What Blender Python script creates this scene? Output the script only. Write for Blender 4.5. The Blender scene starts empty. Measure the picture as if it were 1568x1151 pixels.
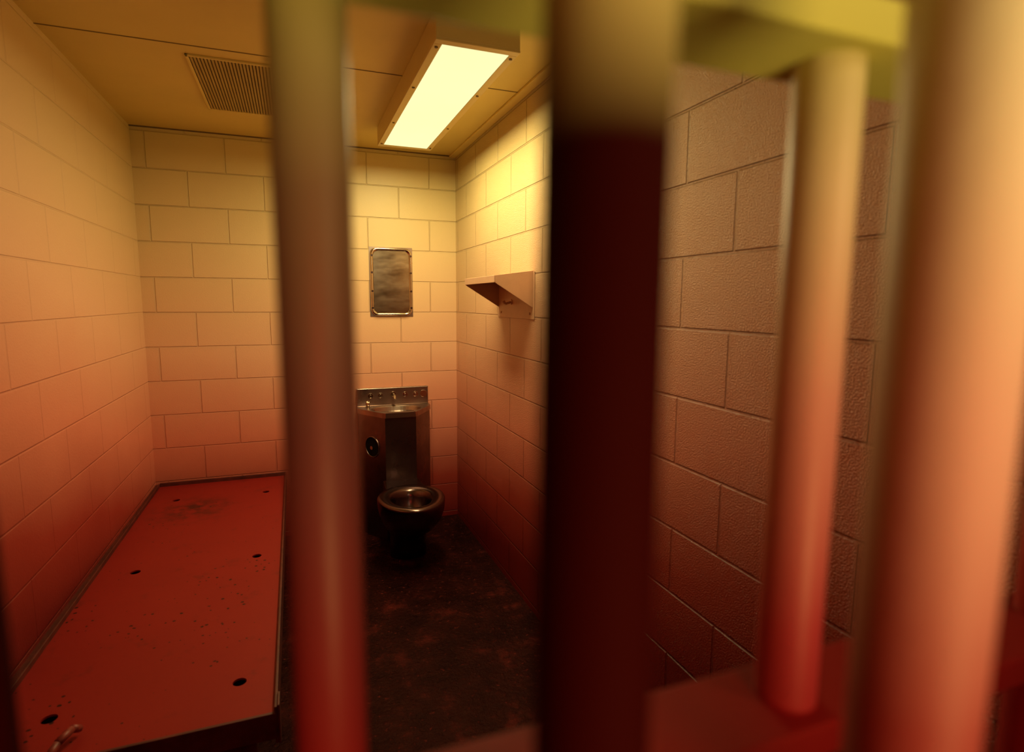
import bpy, bmesh, math, random
from mathutils import Vector, Matrix
random.seed(4)
S=bpy.context.scene
S.view_settings.view_transform='Standard'
W,H,FR=1.874,2.495,-3.60
# ---------------------------------------------------------------- helpers
def link(o,parent=None):
    S.collection.objects.link(o)
    if parent: o.parent=parent
    return o
def empty(name):
    e=bpy.data.objects.new(name,None); e.empty_display_size=.1
    return link(e)
def meshobj(name,bm,mat,parent=None,smooth=False,bevel=0,seg=2):
    me=bpy.data.meshes.new(name); bmesh.ops.recalc_face_normals(bm,faces=bm.faces[:])
    bm.to_mesh(me); bm.free(); me.materials.append(mat)
    if smooth:
        for p in me.polygons: p.use_smooth=True
    o=link(bpy.data.objects.new(name,me),parent)
    if bevel:
        m=o.modifiers.new('b','BEVEL'); m.width=bevel; m.segments=seg; m.limit_method='ANGLE'; m.angle_limit=math.radians(35)
    return o
def add_box(bm,a,b):
    vs=[bm.verts.new((x,y,z)) for x in (a[0],b[0]) for y in (a[1],b[1]) for z in (a[2],b[2])]
    for f in ((0,1,3,2),(4,6,7,5),(0,4,5,1),(2,3,7,6),(0,2,6,4),(1,5,7,3)):
        bm.faces.new([vs[i] for i in f])
def box(name,a,b,mat,parent=None,bevel=0):
    bm=bmesh.new(); add_box(bm,a,b); return meshobj(name,bm,mat,parent,bevel=bevel)
def add_cyl(bm,p0,p1,r0,r1=None,n=32,caps=True):
    r1=r0 if r1 is None else r1
    p0=Vector(p0);p1=Vector(p1);d=(p1-p0)
    q=d.to_track_quat('Z','Y').to_matrix().to_4x4(); q.translation=(p0+p1)/2
    bmesh.ops.create_cone(bm,cap_ends=caps,segments=n,radius1=r0,radius2=r1,depth=d.length,matrix=q)
def cyl(name,p0,p1,r,mat,parent=None,r1=None,n=40,bevel=0):
    bm=bmesh.new(); add_cyl(bm,p0,p1,r,r1,n)
    o=meshobj(name,bm,mat,parent,bevel=bevel)
    for p in o.data.polygons: p.use_smooth=len(p.vertices)==4
    return o
def loft(name,rings,mat,parent=None,close=(True,True),smooth=True):
    bm=bmesh.new(); R=[[bm.verts.new(v) for v in r] for r in rings]; n=len(R[0])
    for a,b in zip(R,R[1:]):
        for i in range(n): bm.faces.new((a[i],a[(i+1)%n],b[(i+1)%n],b[i]))
    if close[0]: bm.faces.new(R[0][::-1])
    if close[1]: bm.faces.new(R[-1])
    return meshobj(name,bm,mat,parent,smooth=smooth)
# ---------------------------------------------------------------- materials
class NT:
    def __init__(s,name):
        s.m=bpy.data.materials.new(name); s.m.use_nodes=True; s.t=s.m.node_tree; s.n=s.t.nodes; s.l=s.t.links
        s.b=s.n['Principled BSDF']
    def math(s,op,a,b=None,c=None,clamp=False):
        n=s.n.new('ShaderNodeMath'); n.operation=op; n.use_clamp=clamp
        for i,v in enumerate((a,b,c)):
            if v is None: continue
            if hasattr(v,'links'): s.l.new(v,n.inputs[i])
            else: n.inputs[i].default_value=v
        return n.outputs[0]
    def ramp(s,fac,stops,interp='LINEAR'):
        n=s.n.new('ShaderNodeValToRGB'); n.color_ramp.interpolation=interp
        e=n.color_ramp.elements
        while len(e)<len(stops): e.new(.5)
        for el,(p,c) in zip(e,stops):
            el.position=p; el.color=(*c,1) if len(c)==3 else c
        s.l.new(fac,n.inputs[0]); return n.outputs[0]
    def mix(s,fac,a,b,bt='MIX'):
        n=s.n.new('ShaderNodeMix'); n.data_type='RGBA'; n.blend_type=bt
        for i,v in ((0,fac),(6,a),(7,b)):
            if hasattr(v,'links'): s.l.new(v,n.inputs[i])
            else: n.inputs[i].default_value=v if i==0 else (*v,1)
        return n.outputs[2]
    def coord(s): return s.n.new('ShaderNodeTexCoord').outputs['Object']
    def pos(s):
        g=s.n.new('ShaderNodeNewGeometry'); x=s.n.new('ShaderNodeSeparateXYZ'); s.l.new(g.outputs['Position'],x.inputs[0]); return g.outputs['Position'],x.outputs
    def noise(s,vec,scale,detail=3,rough=.5):
        n=s.n.new('ShaderNodeTexNoise'); n.inputs['Scale'].default_value=scale; n.inputs['Detail'].default_value=detail; n.inputs['Roughness'].default_value=rough
        s.l.new(vec,n.inputs['Vector']); return n.outputs[0]
    def bump(s,h,strength,dist,prev=None):
        n=s.n.new('ShaderNodeBump'); n.inputs['Strength'].default_value=strength; n.inputs['Distance'].default_value=dist
        s.l.new(h,n.inputs['Height'])
        if prev is not None: s.l.new(prev,n.inputs['Normal'])
        return n.outputs[0]
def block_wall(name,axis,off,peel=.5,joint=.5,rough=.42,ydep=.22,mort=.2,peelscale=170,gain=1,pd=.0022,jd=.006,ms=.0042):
    k=NT(name); P,xyz=k.pos()
    u=k.math('ADD',xyz[axis],off+4.064+4.064); v=k.math('ADD',xyz[2],.4064-.0339)
    c=k.n.new('ShaderNodeCombineXYZ'); k.l.new(u,c.inputs[0]); k.l.new(v,c.inputs[1])
    br=k.n.new('ShaderNodeTexBrick'); br.offset=.5; br.offset_frequency=2
    for i,val in (('Scale',1),('Mortar Size',ms),('Mortar Smooth',.6),('Brick Width',.4064),('Row Height',.2032),('Bias',0)): br.inputs[i].default_value=val
    k.l.new(c.outputs[0],br.inputs['Vector'])
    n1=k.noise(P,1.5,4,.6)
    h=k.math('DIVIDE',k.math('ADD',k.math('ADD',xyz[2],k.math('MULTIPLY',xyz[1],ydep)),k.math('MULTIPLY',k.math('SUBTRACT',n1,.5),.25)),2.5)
    base=k.ramp(h,[(p,tuple(x*gain for x in q)) for p,q in [(0,(.15,.007,.006)),(.12,(.33,.036,.024)),(.28,(.70,.22,.14)),(.48,(.80,.43,.26)),(.74,(.74,.52,.26)),(1,(.63,.52,.20))]])  # light falloff and vignette painted in: darker, redder toward floor and front
    n2=k.noise(P,38,4,.6); sp=k.ramp(n2,[(.70,(0,0,0)),(.78,(1,1,1))]); base=k.mix(k.math('MULTIPLY',sp,.10),base,(.2,.07,.04))
    dk=k.mix(1,base,(.5,.42,.36),'MULTIPLY')
    base=k.mix(k.math('MULTIPLY',br.outputs['Fac'],mort),base,dk)
    k.l.new(base,k.b.inputs['Base Color']); k.b.inputs['Roughness'].default_value=rough
    k.b.inputs['Specular IOR Level'].default_value=.45
    b1=k.bump(k.noise(P,peelscale,3,.55),peel,pd)
    b2=k.bump(k.math('SUBTRACT',1,br.outputs['Fac']),joint,jd,b1)
    k.l.new(b2,k.b.inputs['Normal']); return k.m
def simple(name,col,rough=.5,metal=0,var=.15,nscale=6,bump=0,bscale=60,spec=.5):
    k=NT(name); P=k.coord(); n=k.noise(P,nscale,5,.6)
    c=k.mix(k.ramp(n,[(.35,(0,0,0)),(.7,(1,1,1))]),col,tuple(x*(1-var) for x in col))
    k.l.new(c,k.b.inputs['Base Color']); k.b.inputs['Roughness'].default_value=rough; k.b.inputs['Metallic'].default_value=metal
    k.b.inputs['Specular IOR Level'].default_value=spec
    if bump: k.l.new(k.bump(k.noise(P,bscale,3),bump,.002),k.b.inputs['Normal'])
    return k.m
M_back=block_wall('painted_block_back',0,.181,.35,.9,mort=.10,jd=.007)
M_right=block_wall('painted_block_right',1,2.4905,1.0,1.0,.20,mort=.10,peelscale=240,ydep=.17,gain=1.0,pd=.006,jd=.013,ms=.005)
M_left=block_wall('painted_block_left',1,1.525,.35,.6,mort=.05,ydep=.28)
M_ceil=simple('ceiling_paint',(.74,.60,.18),.5,var=.08,nscale=2,bump=.15)
M_seam=simple('seam_dark',(.16,.10,.03),.7)
M_fix=simple('fixture_paint',(.66,.54,.20),.35,var=.05)
def steel(name,col,rough):
    k=NT(name); P=k.coord(); mp=k.n.new('ShaderNodeMapping'); mp.inputs['Scale'].default_value=(180,180,6); k.l.new(P,mp.inputs['Vector'])
    n=k.noise(mp.outputs[0],1,3); n2=k.noise(P,7,4)
    c=k.mix(k.ramp(n2,[(.35,(0,0,0)),(.75,(1,1,1))]),col,tuple(x*.6 for x in col))
    k.l.new(c,k.b.inputs['Base Color']); k.b.inputs['Metallic'].default_value=1
    k.l.new(k.math('ADD',k.math('MULTIPLY',n2,.2),rough-.1),k.b.inputs['Roughness'])
    k.l.new(k.bump(n,.12,.0006),k.b.inputs['Normal']); return k.m
M_steel=steel('brushed_steel',(.24,.17,.16),.29)
M_steel_b=steel('backsplash_steel',(.46,.34,.29),.3)
M_steel_d=steel('brushed_steel_dark',(.16,.10,.095),.22)
k=NT('scratched_mirror_steel'); P=k.coord(); mp=k.n.new('ShaderNodeMapping'); mp.inputs['Rotation'].default_value=(0,.7,0); mp.inputs['Scale'].default_value=(2,2,6); k.l.new(P,mp.inputs['Vector'])
n=k.noise(mp.outputs[0],2.0,5,.6); c=k.ramp(n,[(.38,(.27,.20,.13)),(.66,(.46,.37,.26))])
k.l.new(c,k.b.inputs['Base Color']); k.b.inputs['Metallic'].default_value=1; k.l.new(k.math('ADD',k.math('MULTIPLY',n,.35),.04),k.b.inputs['Roughness']); M_mirror=k.m
M_chrome=steel('chrome',(.75,.62,.48),.15)
M_black=simple('black_void',(.006,.003,.002),.9,spec=.1)
# floor
k=NT('worn_concrete_floor'); P,xyz=k.pos()
n=k.noise(P,5,8,.7); n2=k.noise(P,42,6,.65)
c=k.ramp(n,[(.40,(.005,.001,.001)),(.56,(.016,.0028,.0023)),(.71,(.08,.010,.008))])
c=k.mix(k.ramp(n2,[(.60,(0,0,0)),(.74,(1,1,1))]),c,(.16,.024,.019))
k.l.new(c,k.b.inputs['Base Color']); k.b.inputs['Specular IOR Level'].default_value=.16
k.b.inputs['Specular Tint'].default_value=(1,.25,.2,1)
k.l.new(k.ramp(n2,[(.35,(.26,.26,.26)),(.7,(.65,.65,.65))]),k.b.inputs['Roughness'])
k.l.new(k.bump(n2,1.0,.008,k.bump(n,.6,.012)),k.b.inputs['Normal']); M_floor=k.m
# bunk paint
k=NT('red_bunk_paint'); P,xyz=k.pos()
n=k.noise(P,3,4); v=k.n.new('ShaderNodeTexVoronoi'); v.inputs['Scale'].default_value=34; k.l.new(P,v.inputs['Vector'])
cl=k.ramp(k.noise(P,2.6,2),[(.48,(0,0,0)),(.62,(1,1,1))])
thr=k.math('MULTIPLY',cl,.15); spots=k.math('LESS_THAN',k.math('ADD',v.outputs['Distance'],k.math('MULTIPLY',k.noise(P,90,2),.35)),k.math('ADD',thr,.21))
c=k.mix(n,(.24,.012,.009),(.185,.008,.0065))
sc=k.noise(P,9,6,.75); c=k.mix(k.math('MULTIPLY',k.ramp(sc,[(.58,(0,0,0)),(.75,(1,1,1))]),.55),c,(.07,.008,.006))
def dist2(k,xyz,cx,cy,r):
    dx=k.math('SUBTRACT',xyz[0],cx); dy=k.math('SUBTRACT',xyz[1],cy)
    d=k.math('SQRT',k.math('ADD',k.math('MULTIPLY',dx,dx),k.math('MULTIPLY',dy,dy))); return k.math('SUBTRACT',1,k.math('DIVIDE',d,r),clamp=True)
pt=k.math('MULTIPLY',dist2(k,xyz,-1.60,-.52,.26),k.ramp(k.noise(P,14,5,.7),[(.42,(0,0,0)),(.6,(1,1,1))]))
c=k.mix(k.math('MULTIPLY',pt,1.2,clamp=True),c,(.05,.008,.005))
c=k.mix(spots,c,(.012,.003,.002)); k.l.new(c,k.b.inputs['Base Color']); k.b.inputs['Roughness'].default_value=.5
k.b.inputs['Specular Tint'].default_value=(1,.4,.35,1); k.b.inputs['Specular IOR Level'].default_value=.4
k.l.new(k.bump(sc,.2,.002),k.b.inputs['Normal']); M_bunk=k.m
M_bunk_rim=simple('bunk_rim_paint',(.10,.011,.007),.5,var=.6,nscale=20)
# bar colours: yellow-to-red light and shade painted in by height
def bar_shading(name,stops,rough=.42,nz=.06,spec=.5):
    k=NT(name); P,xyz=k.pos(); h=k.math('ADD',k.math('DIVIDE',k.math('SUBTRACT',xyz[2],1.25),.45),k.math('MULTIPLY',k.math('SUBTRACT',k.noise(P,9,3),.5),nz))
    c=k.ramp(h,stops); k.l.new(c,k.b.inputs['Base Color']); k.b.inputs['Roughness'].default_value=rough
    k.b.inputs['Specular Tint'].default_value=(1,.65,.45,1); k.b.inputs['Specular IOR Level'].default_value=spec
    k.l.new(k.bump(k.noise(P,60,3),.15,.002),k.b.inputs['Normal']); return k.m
M_bar=bar_shading('bar_light_ramp',[(0,(.30,.022,.022)),(.2,(.40,.05,.048)),(.5,(.58,.24,.16)),(.75,(.70,.48,.25)),(1,(.60,.52,.17))],spec=.35)
M_bar_p=bar_shading('lit_bar_ramp',[(.1,(.17,.014,.013)),(.32,(.30,.065,.05)),(.55,(.62,.37,.25)),(.8,(.84,.74,.43)),(1,(.88,.84,.44))],.55,spec=.3)  # lit copy, brightness painted into the colour
M_bar_a=bar_shading('half_shaded_bar_ramp',[(0,(.24,.016,.016)),(.25,(.19,.030,.026)),(.5,(.135,.050,.036)),(.72,(.20,.115,.055)),(.92,(.40,.33,.10))],spec=.3)  # dimmer copy, the bar's weaker light painted in
M_bar_dark=bar_shading('shaded_bar_ramp',[(0,(.030,.0012,.001)),(.715,(.020,.0007,.0006)),(.80,(.42,.35,.11)),(1,(.66,.60,.20))],.8,.02,.06)  # shade painted over most of the bar, light painted on its top
M_bar_mar=bar_shading('maroon_bar_light_ramp',[(0,(.10,.006,.005)),(.6,(.20,.024,.013)),(1,(.3,.22,.05))],.6)
M_plate=bar_shading('plate_light_ramp',[(0,(.19,.008,.007)),(.35,(.19,.011,.009)),(.65,(.42,.35,.07)),(.9,(.54,.46,.09)),(1,(.60,.52,.11))],.6,spec=.2)  # yellow light above and red light below painted into the plates
# ---------------------------------------------------------------- room
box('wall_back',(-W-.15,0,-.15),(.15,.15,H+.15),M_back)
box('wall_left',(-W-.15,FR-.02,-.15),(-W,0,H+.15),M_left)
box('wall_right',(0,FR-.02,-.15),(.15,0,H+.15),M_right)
box('floor',(-W-1.2,-5.6,-.15),(1.2,0,0),M_floor)
box('ceiling',(-W-1.2,-5.6,H),(1.2,0,H+.15),M_ceil)
bm=bmesh.new(); add_box(bm,(-W,-1.268,H-.0015),(0,-1.262,H+.001)); add_box(bm,(-W,-2.6,H-.0015),(0,-2.594,H+.001)); add_box(bm,(-W,-.008,H-.006),(0,0,H)); meshobj('trim_1',bm,M_seam)
box('trim_2',(-.045,FR,H-.012),(0,0,H),M_ceil,bevel=.003)
# ---------------------------------------------------------------- ceiling light
fx=empty('ceiling_light_fixture')
x0,x1,y0,y1,zb=-.578,-.276,-1.895,-.47,H-.1
bm=bmesh.new()
add_box(bm,(x0,y0,zb+.006),(x1,y1,H)); meshobj('housing',bm,M_fix,fx,bevel=.004)
lx0,lx1,ly0,ly1=x0+.03,x1-.03,y0+.035,y1-.035
bm=bmesh.new()
add_box(bm,(x0,y0,zb),(x1,ly0,zb+.008)); add_box(bm,(x0,ly1,zb),(x1,y1,zb+.008)); add_box(bm,(x0,ly0,zb),(lx0,ly1,zb+.008)); add_box(bm,(lx1,ly0,zb),(x1,ly1,zb+.008))
meshobj('lens_frame',bm,M_fix,fx,bevel=.002)
k=NT('glowing_lens'); k.b.inputs['Base Color'].default_value=(.1,.09,.03,1); P=k.coord()
e=k.mix(k.noise(P,3,2),(1.0,1.0,.48),(1.0,1.0,.54)); k.l.new(e,k.b.inputs['Emission Color']); k.b.inputs['Emission Strength'].default_value=1.0
box('lens',(lx0,ly0,zb+.002),(lx1,ly1,zb+.0065),k.m,fx)
bm=bmesh.new()
for yy in (y0+.06,(y0+y1)/2-.25,(y0+y1)/2+.25,y1-.06):
    for xx in (x0+.015,x1-.015): add_cyl(bm,(xx,yy,zb-.003),(xx,yy,zb+.002),.006,n=12)
meshobj('frame_screws',bm,M_seam,fx)
def area(name,loc,target,sx,sy,power,col,spread=None):
    L=bpy.data.lights.new(name,'AREA'); L.shape='RECTANGLE'; L.size=sx; L.size_y=sy; L.energy=power; L.color=col
    if spread: L.spread=math.radians(spread)
    o=link(bpy.data.objects.new(name,L)); o.location=loc
    d=Vector(target)-Vector(loc); o.rotation_euler=d.to_track_quat('-Z','Y').to_euler(); return o
area('tube_lamp',((lx0+lx1)/2,(ly0+ly1)/2,zb-.004),((lx0+lx1)/2,(ly0+ly1)/2,0),lx1-lx0,ly1-ly0,32,(1,.85,.40))
# ---------------------------------------------------------------- vent
v=empty('air_vent_grille'); a,b,c_,d_=-1.42,-.83,-1.18,-.48
bm=bmesh.new()
for q in (((a,c_),(b,c_+.012)),((a,d_-.012),(b,d_)),((a,c_),(a+.012,d_)),((b-.012,c_),(b,d_))):
    add_box(bm,(q[0][0],q[0][1],H-.008),(q[1][0],q[1][1],H))
meshobj('frame',bm,M_ceil,v,bevel=.002)
bm=bmesh.new(); n=44
for i in range(n):
    x=a+.014+(b-a-.028)*(i+.5)/n; add_box(bm,(x-.0043,c_+.01,H-.006),(x+.0043,d_-.01,H-.0015))
M_lou=simple('louvre_paint',(.46,.35,.10),.6)
meshobj('louvres',bm,M_lou,v)
box('duct_shadow',(a+.01,c_+.01,H-.001),(b-.01,d_-.01,H+.001),simple('duct_dark',(.08,.05,.018),.9),v)
# ---------------------------------------------------------------- bunk
bk=empty('bunk_platform'); bx0,bx1,by0,by1,bz=-1.845,-1.145,-2.32,-.035,.42
holes=[(-1.712,-.33),(-1.25,-.34),(-1.708,-1.25),(-1.25,-1.253),(-1.248,-2.153),(-1.71,-2.144)]
top=box('bed_pan',(bx0,by0,bz-.006),(bx1,by1,bz),M_bunk,bk)
bm=bmesh.new()
for x,y in holes: add_cyl(bm,(x,y,bz-.1),(x,y,bz+.1),.019,n=24)
cut=meshobj('hole_cutter',bm,M_black); cut.hide_render=True
m=top.modifiers.new('h','BOOLEAN'); m.object=cut; m.operation='DIFFERENCE'; m.solver='EXACT'
bpy.context.view_layer.update()
dg=bpy.context.evaluated_depsgraph_get(); me=bpy.data.meshes.new_from_object(top.evaluated_get(dg)); top.modifiers.clear(); top.data=me
me.materials.clear(); me.materials.append(M_bunk)
for p in me.polygons: p.material_index=0
bpy.data.objects.remove(cut)
bm=bmesh.new()
for x,y in holes:
    add_cyl(bm,(x,y,bz-.05),(x,y,bz-.045),.030,n=24); add_cyl(bm,(x,y,bz-.045),(x,y,bz-.006),.030,n=24,caps=False)
meshobj('vent_hole_cups',bm,M_black,bk)
bm=bmesh.new()
add_box(bm,(bx1-.004,by0-.008,bz-.09),(bx1+.004,by1,bz+.018)); 
add_box(bm,(bx0-.008,by0,bz-.012),(bx0,by1,bz+.018)); add_box(bm,(bx0,by1-.004,bz-.012),(bx1,by1+.006,bz+.022))
add_box(bm,(bx0,by0-.010,bz-.075),(bx1,by0,bz+.001))
add_box(bm,(bx1+.004,by0-.01,bz-.09),(bx1+.010,by0+.05,bz+.024))
meshobj('raised_rim',bm,M_bunk_rim,bk,bevel=.002)
bm=bmesh.new(); add_box(bm,(-W,by0,bz-.02),(bx0-.008,by1,bz+.004)); add_box(bm,(-W,by1+.006,bz-.02),(bx1,0,bz+.004)); meshobj('wall_ledge',bm,M_bunk_rim,bk)
bm=bmesh.new()
for y in (by0+.10,-1.0,by1-.05): add_box(bm,(bx0+.05,y-.02,0),(bx1-.06,y+.02,bz-.006))
meshobj('support_legs',bm,M_bunk_rim,bk)
bm=bmesh.new()
prof=[(-1.66,-2.335,.40),(-1.655,-2.33,.435),(-1.640,-2.30,.452),(-1.622,-2.26,.455),(-1.615,-2.235,.435)]
for p,q in zip(prof,prof[1:]):
    add_cyl(bm,p,q,.010,.009,n=8)
meshobj('bent_tie_down_tab',bm,simple('chipped_tab',(.26,.03,.02),.5,var=.8,nscale=60),bk,smooth=True)
# ---------------------------------------------------------------- mirror
mr=empty('wall_mirror')
def rrect(cx,cz,hw,hh,r,y,n=6):
    o=[]
    for (sx,sz),a0 in (((1,1),0),((-1,1),90),((-1,-1),180),((1,-1),270)):
        for i in range(n+1):
            t=math.radians(a0+90*i/n); o.append((cx+sx*(hw-r)+r*math.cos(t),y,cz+sz*(hh-r)+r*math.sin(t)))
    return o
mc=(-.443,1.655)
box('back_plate',(mc[0]-.141,-.004,mc[1]-.226),(mc[0]+.141,0,mc[1]+.226),M_steel_b,mr)
rings=[rrect(*mc,.137,.222,.045,-.004),rrect(*mc,.135,.220,.044,-.016),rrect(*mc,.128,.213,.040,-.020),rrect(*mc,.120,.205,.035,-.016),rrect(*mc,.116,.201,.032,-.009)]
loft('rolled_frame',rings,M_chrome,mr,(False,False))
loft('mirror_plate',[rrect(*mc,.118,.203,.032,-.008),rrect(*mc,.118,.203,.032,-.0095)],M_mirror,mr,(True,True),smooth=False)
bm=bmesh.new()
for sx in (-1,1):
    for zz in (-.17,-.06,.06,.17): add_cyl(bm,(mc[0]+sx*.127,-.017,mc[1]+zz),(mc[0]+sx*.127,-.024,mc[1]+zz),.007,n=12)
meshobj('screws',bm,M_steel_d,mr)
# ---------------------------------------------------------------- shelf
M_shelf=simple('shelf_paint',(.64,.36,.22),.4,var=.15,bump=.15)
sh=empty('wall_shelf'); sy0,sy1=-1.385,-.90
def prism(name,poly,y0,y1,mat,parent):
    bm=bmesh.new(); A=[bm.verts.new((x,y0,z)) for x,z in poly]; B=[bm.verts.new((x,y1,z)) for x,z in poly]
    bm.faces.new(A); bm.faces.new(B[::-1]); n=len(A)
    for i in range(n): bm.faces.new((A[i],B[i],B[(i+1)%n],A[(i+1)%n]))
    return meshobj(name,bm,mat,parent,bevel=.0012)
prism('top_panel',[(0,1.676),(-.197,1.650),(-.197,1.618),(-.193,1.618),(-.193,1.645),(0,1.671)],sy0,sy1,M_shelf,sh)
for i,y in enumerate((sy0,sy1-.004)):
    prism('gusset_%d'%(i+1),[(0,1.671),(-.193,1.646),(-.193,1.618),(-.185,1.612),(0,1.500)],y,y+.004,M_shelf,sh)
box('back_plate',(-.005,sy0-.012,1.448),(0,sy1+.012,1.672),M_shelf,sh,bevel=.002)
bm=bmesh.new()
for yy in (-1.10,):
    add_cyl(bm,(-.005,yy,1.53),(-.04,yy,1.52),.006,n=12); add_cyl(bm,(-.04,yy,1.52),(-.05,yy,1.535),.006,.008,n=12); add_cyl(bm,(-.004,yy,1.53),(-.01,yy,1.53),.014,n=20)
meshobj('coat_hook',bm,M_shelf,sh)
bm=bmesh.new()
for yy,zz in ((sy0+.04,1.475),(sy1-.04,1.475)): add_cyl(bm,(-.004,yy,zz),(-.008,yy,zz),.006,n=14)
meshobj('screws',bm,M_shelf,sh)
# ---------------------------------------------------------------- toilet / sink combo
tl=empty('toilet_sink_unit')
foot=[(-.683,0),(-.683,-.09),(-.548,-.305),(-.352,-.305),(-.217,-.09),(-.217,0)]
def ring(poly,z): return [(x,y,z) for x,y in poly]
zt=.835
loft('cabinet',[ring(foot,0),ring(foot,zt-.03)],M_steel,tl,(True,True),smooth=False)
nseg=48; cx,cy=-.45,-.150
def outer(t):
    d=Vector((math.cos(t),math.sin(t))); best=1e9
    P=[(-.690,-.001),(-.690,-.093),(-.552,-.314),(-.348,-.314),(-.210,-.093),(-.210,-.001)]
    for i in range(len(P)):
        p=Vector(P[i])-Vector((cx,cy)); q=Vector(P[(i+1)%len(P)])-Vector((cx,cy)); e=q-p
        den=d.x*e.y-d.y*e.x
        if abs(den)<1e-9: continue
        s=(p.x*e.y-p.y*e.x)/den; u=(p.x*d.y-p.y*d.x)/den
        if s>0 and -1e-6<=u<=1+1e-6: best=min(best,s)
    return d*best
T=[2*math.pi*i/nseg for i in range(nseg)]
R=[[(cx+outer(t).x,cy+outer(t).y,zt-.032) for t in T],[(cx+outer(t).x,cy+outer(t).y,zt) for t in T]]
for rx,ry,dz in ((.165,.115,0),(.158,.108,-.006),(.150,.100,-.03),(.12,.08,-.075),(.05,.035,-.095),(.015,.01,-.1)):
    R.append([(cx+rx*math.cos(t),cy-.01+ry*math.sin(t),zt+dz) for t in T])
loft('wash_basin',R,M_steel_b,tl,(True,True),smooth=False)
box('backsplash',(-.690,-.028,zt),(-.212,0,.955),M_steel_b,tl,bevel=.004)
bm=bmesh.new()
for i,x in enumerate((-.60,-.535,-.37,-.30)):
    r=.012
    add_cyl(bm,(x,-.028,.905),(x,-.036,.905),r+.005,n=20); add_cyl(bm,(x,-.034,.905),(x,-.048,.905),r*.7,n=20)
add_cyl(bm,(-.45,-.028,.91),(-.45,-.036,.91),.018,n=20)
add_cyl(bm,(-.45,-.03,.91),(-.45,-.085,.905),.010,n=16); add_cyl(bm,(-.45,-.085,.905),(-.45,-.098,.885),.010,.008,n=16)
add_cyl(bm,(-.245,-.028,.905),(-.245,-.033,.905),.024,n=24)
meshobj('push_buttons_and_spout',bm,M_chrome,tl,bevel=.001)
cyl('bubbler',(-.62,-.05,zt),(-.62,-.06,zt+.035),.010,M_chrome,tl)
p0=Vector((-.683,-.09,0)); p1=Vector((-.548,-.305,0)); mid=(p0+p1)/2; nrm=Vector((-(p0-p1).y,(p0-p1).x,0)).normalized()
if nrm.y>0: nrm=-nrm
mid.z=.60
bm=bmesh.new(); q=nrm.to_track_quat('Z','Y').to_matrix().to_4x4(); q.translation=mid
bmesh.ops.create_circle(bm,cap_ends=True,segments=40,radius=.064,matrix=Matrix.Translation(nrm*.0015)@q)
meshobj('paper_recess',bm,M_black,tl)
rings=[]
for j in range(9):
    s=2*math.pi*j/8; rings.append([tuple(q@Vector(((.066+.004*math.cos(s))*math.cos(t),(.066+.004*math.cos(s))*math.sin(t),.002+.004*math.sin(s)))) for t in [2*math.pi*i/40 for i in range(40)]])
loft('recess_ring',rings,M_steel,tl,(False,False))
bm=bmesh.new(); add_cyl(bm,mid+nrm*.003+Vector((0,0,-.005)),mid+nrm*.010+Vector((0,0,-.005)),.012,n=20); meshobj('paper_holder_boss',bm,M_chrome,tl)
bc=(-.455,-.64)
def oval(rx,ryf,ryb,z,dy=0,n=48):
    o=[]
    for i in range(n):
        t=2*math.pi*i/n; s=math.sin(t); o.append((bc[0]+rx*math.cos(t),bc[1]+dy+(ryf if s<0 else ryb)*s,z))
    return o
rings=[oval(.11,.10,.20,.0,.12),oval(.105,.10,.2,.08,.12),oval(.11,.12,.2,.15,.10),oval(.145,.19,.24,.21,.05),oval(.178,.235,.24,.28,.015),oval(.190,.252,.24,.335,.0),
       oval(.193,.258,.21,.375),oval(.194,.260,.205,.392),oval(.187,.253,.2,.403),oval(.160,.225,.17,.404),oval(.130,.19,.14,.397),oval(.118,.172,.125,.385),oval(.112,.165,.12,.35),oval(.095,.14,.10,.29),oval(.06,.09,.06,.24),oval(.02,.03,.02,.225)]
loft('toilet_bowl',rings,M_steel_d,tl,(True,True))
loft('bowl_neck',[[(x,-.29,z) for x,z in ((-.55,.12),(-.36,.12),(-.34,.30),(-.345,.395),(-.565,.395),(-.57,.30))],[(x,-.50,z) for x,z in ((-.53,.15),(-.38,.15),(-.35,.30),(-.335,.39),(-.575,.39),(-.56,.30))]],M_steel_d,tl,smooth=False)
loft('bowl_water',[oval(.085,.125,.09,.268),oval(.085,.125,.09,.27)],M_black,tl)
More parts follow.
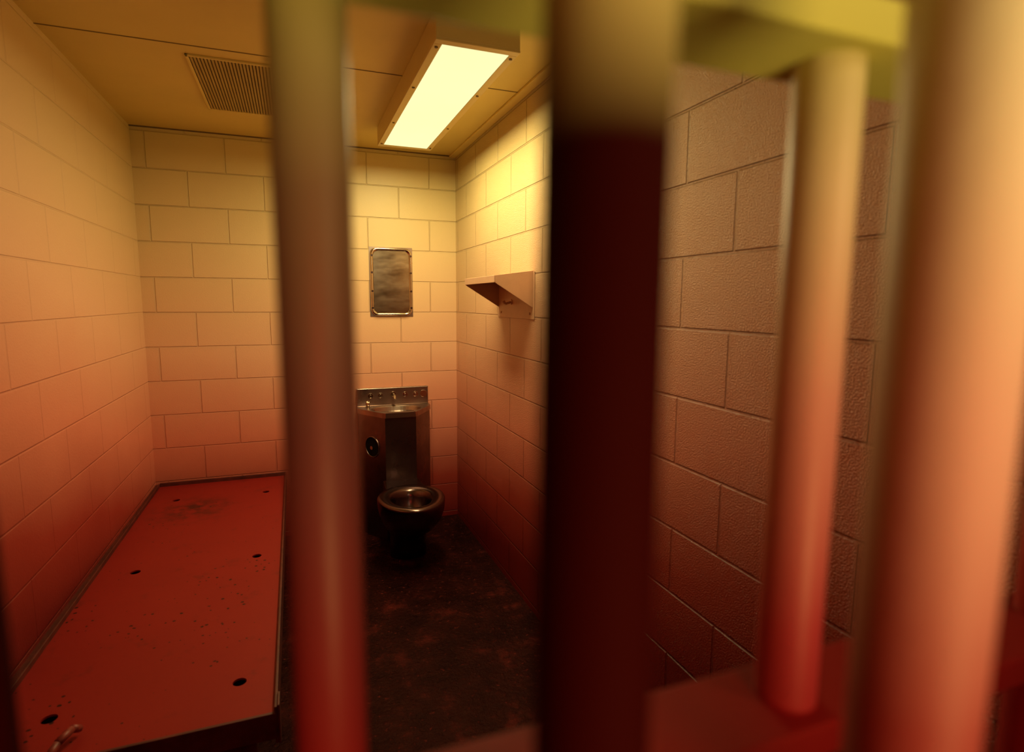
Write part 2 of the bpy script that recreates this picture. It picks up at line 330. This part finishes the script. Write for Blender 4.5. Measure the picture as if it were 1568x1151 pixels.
# ---------------------------------------------------------------- bars
gt=empty('cell_bar_gate')
def bar(name,x,y,r,mat,z0=0,z1=H): return cyl(name,(x,y,z0),(x,y,z1),r,mat,gt,n=48)
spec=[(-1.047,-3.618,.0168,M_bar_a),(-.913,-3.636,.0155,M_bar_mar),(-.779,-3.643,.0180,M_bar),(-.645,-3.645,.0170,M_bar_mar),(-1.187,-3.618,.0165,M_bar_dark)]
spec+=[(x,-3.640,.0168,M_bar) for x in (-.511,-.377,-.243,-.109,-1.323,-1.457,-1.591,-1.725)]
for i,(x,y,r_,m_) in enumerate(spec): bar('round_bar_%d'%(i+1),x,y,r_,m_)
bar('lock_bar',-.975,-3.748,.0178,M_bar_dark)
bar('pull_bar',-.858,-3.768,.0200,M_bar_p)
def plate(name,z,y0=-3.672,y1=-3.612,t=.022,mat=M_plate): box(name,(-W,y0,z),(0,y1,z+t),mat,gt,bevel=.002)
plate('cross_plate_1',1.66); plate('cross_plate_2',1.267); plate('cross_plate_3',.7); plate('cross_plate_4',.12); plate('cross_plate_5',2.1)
bm=bmesh.new()
for z in (.3,1.0,2.2):
    for x,y in ((-.975,-3.748),(-.858,-3.768)): add_box(bm,(x-.012,y,z),(x+.012,-3.63,z+.02))
meshobj('standoff_brackets',bm,M_plate,gt)
# ---------------------------------------------------------------- unseen fill lamps, added for bar brightness and yellow-to-red grading
area('fill_lamp_warm',(-.32,-4.35,2.05),(-.8,-3.6,1.60),.25,.35,2.5,(1,.78,.46))  # unseen fill, added to brighten the right-hand bars
area('fill_lamp_yellow',(-.8,-4.55,1.25),(-.95,-3.4,2.2),.4,.3,2.4,(1,.78,.34),85)  # unseen uplight, added to yellow the upper bars and plate undersides
area('fill_lamp_red',(-1.05,-4.5,1.75),(-1.05,-2.9,.2),.5,.3,1.5,(1,.05,.04),75)  # unseen downlight, added to redden the lower part
w=bpy.data.worlds.new('corridor_ambient'); S.world=w; w.use_nodes=True
w.node_tree.nodes['Background'].inputs[0].default_value=(.5,.12,.06,1); w.node_tree.nodes['Background'].inputs[1].default_value=.03
# ---------------------------------------------------------------- camera
yaw,pit,rol=.3618,.1283,.0059
f=Vector((math.sin(yaw)*math.cos(pit),math.cos(yaw)*math.cos(pit),-math.sin(pit)))
r=Vector((math.cos(yaw),-math.sin(yaw),0)); u=r.cross(f)
r2=math.cos(rol)*r+math.sin(rol)*u; u2=-math.sin(rol)*r+math.cos(rol)*u
cd=bpy.data.cameras.new('camera'); cam=link(bpy.data.objects.new('camera',cd))
M=Matrix((r2,u2,-f)).transposed().to_4x4(); M.translation=(-1.0568,-3.8925,1.531); cam.matrix_world=M
cd.sensor_width=36; cd.lens=880.34/1568*36; cd.clip_start=.01
cd.dof.use_dof=True; cd.dof.focus_distance=3.2; cd.dof.aperture_fstop=2.8
S.camera=cam
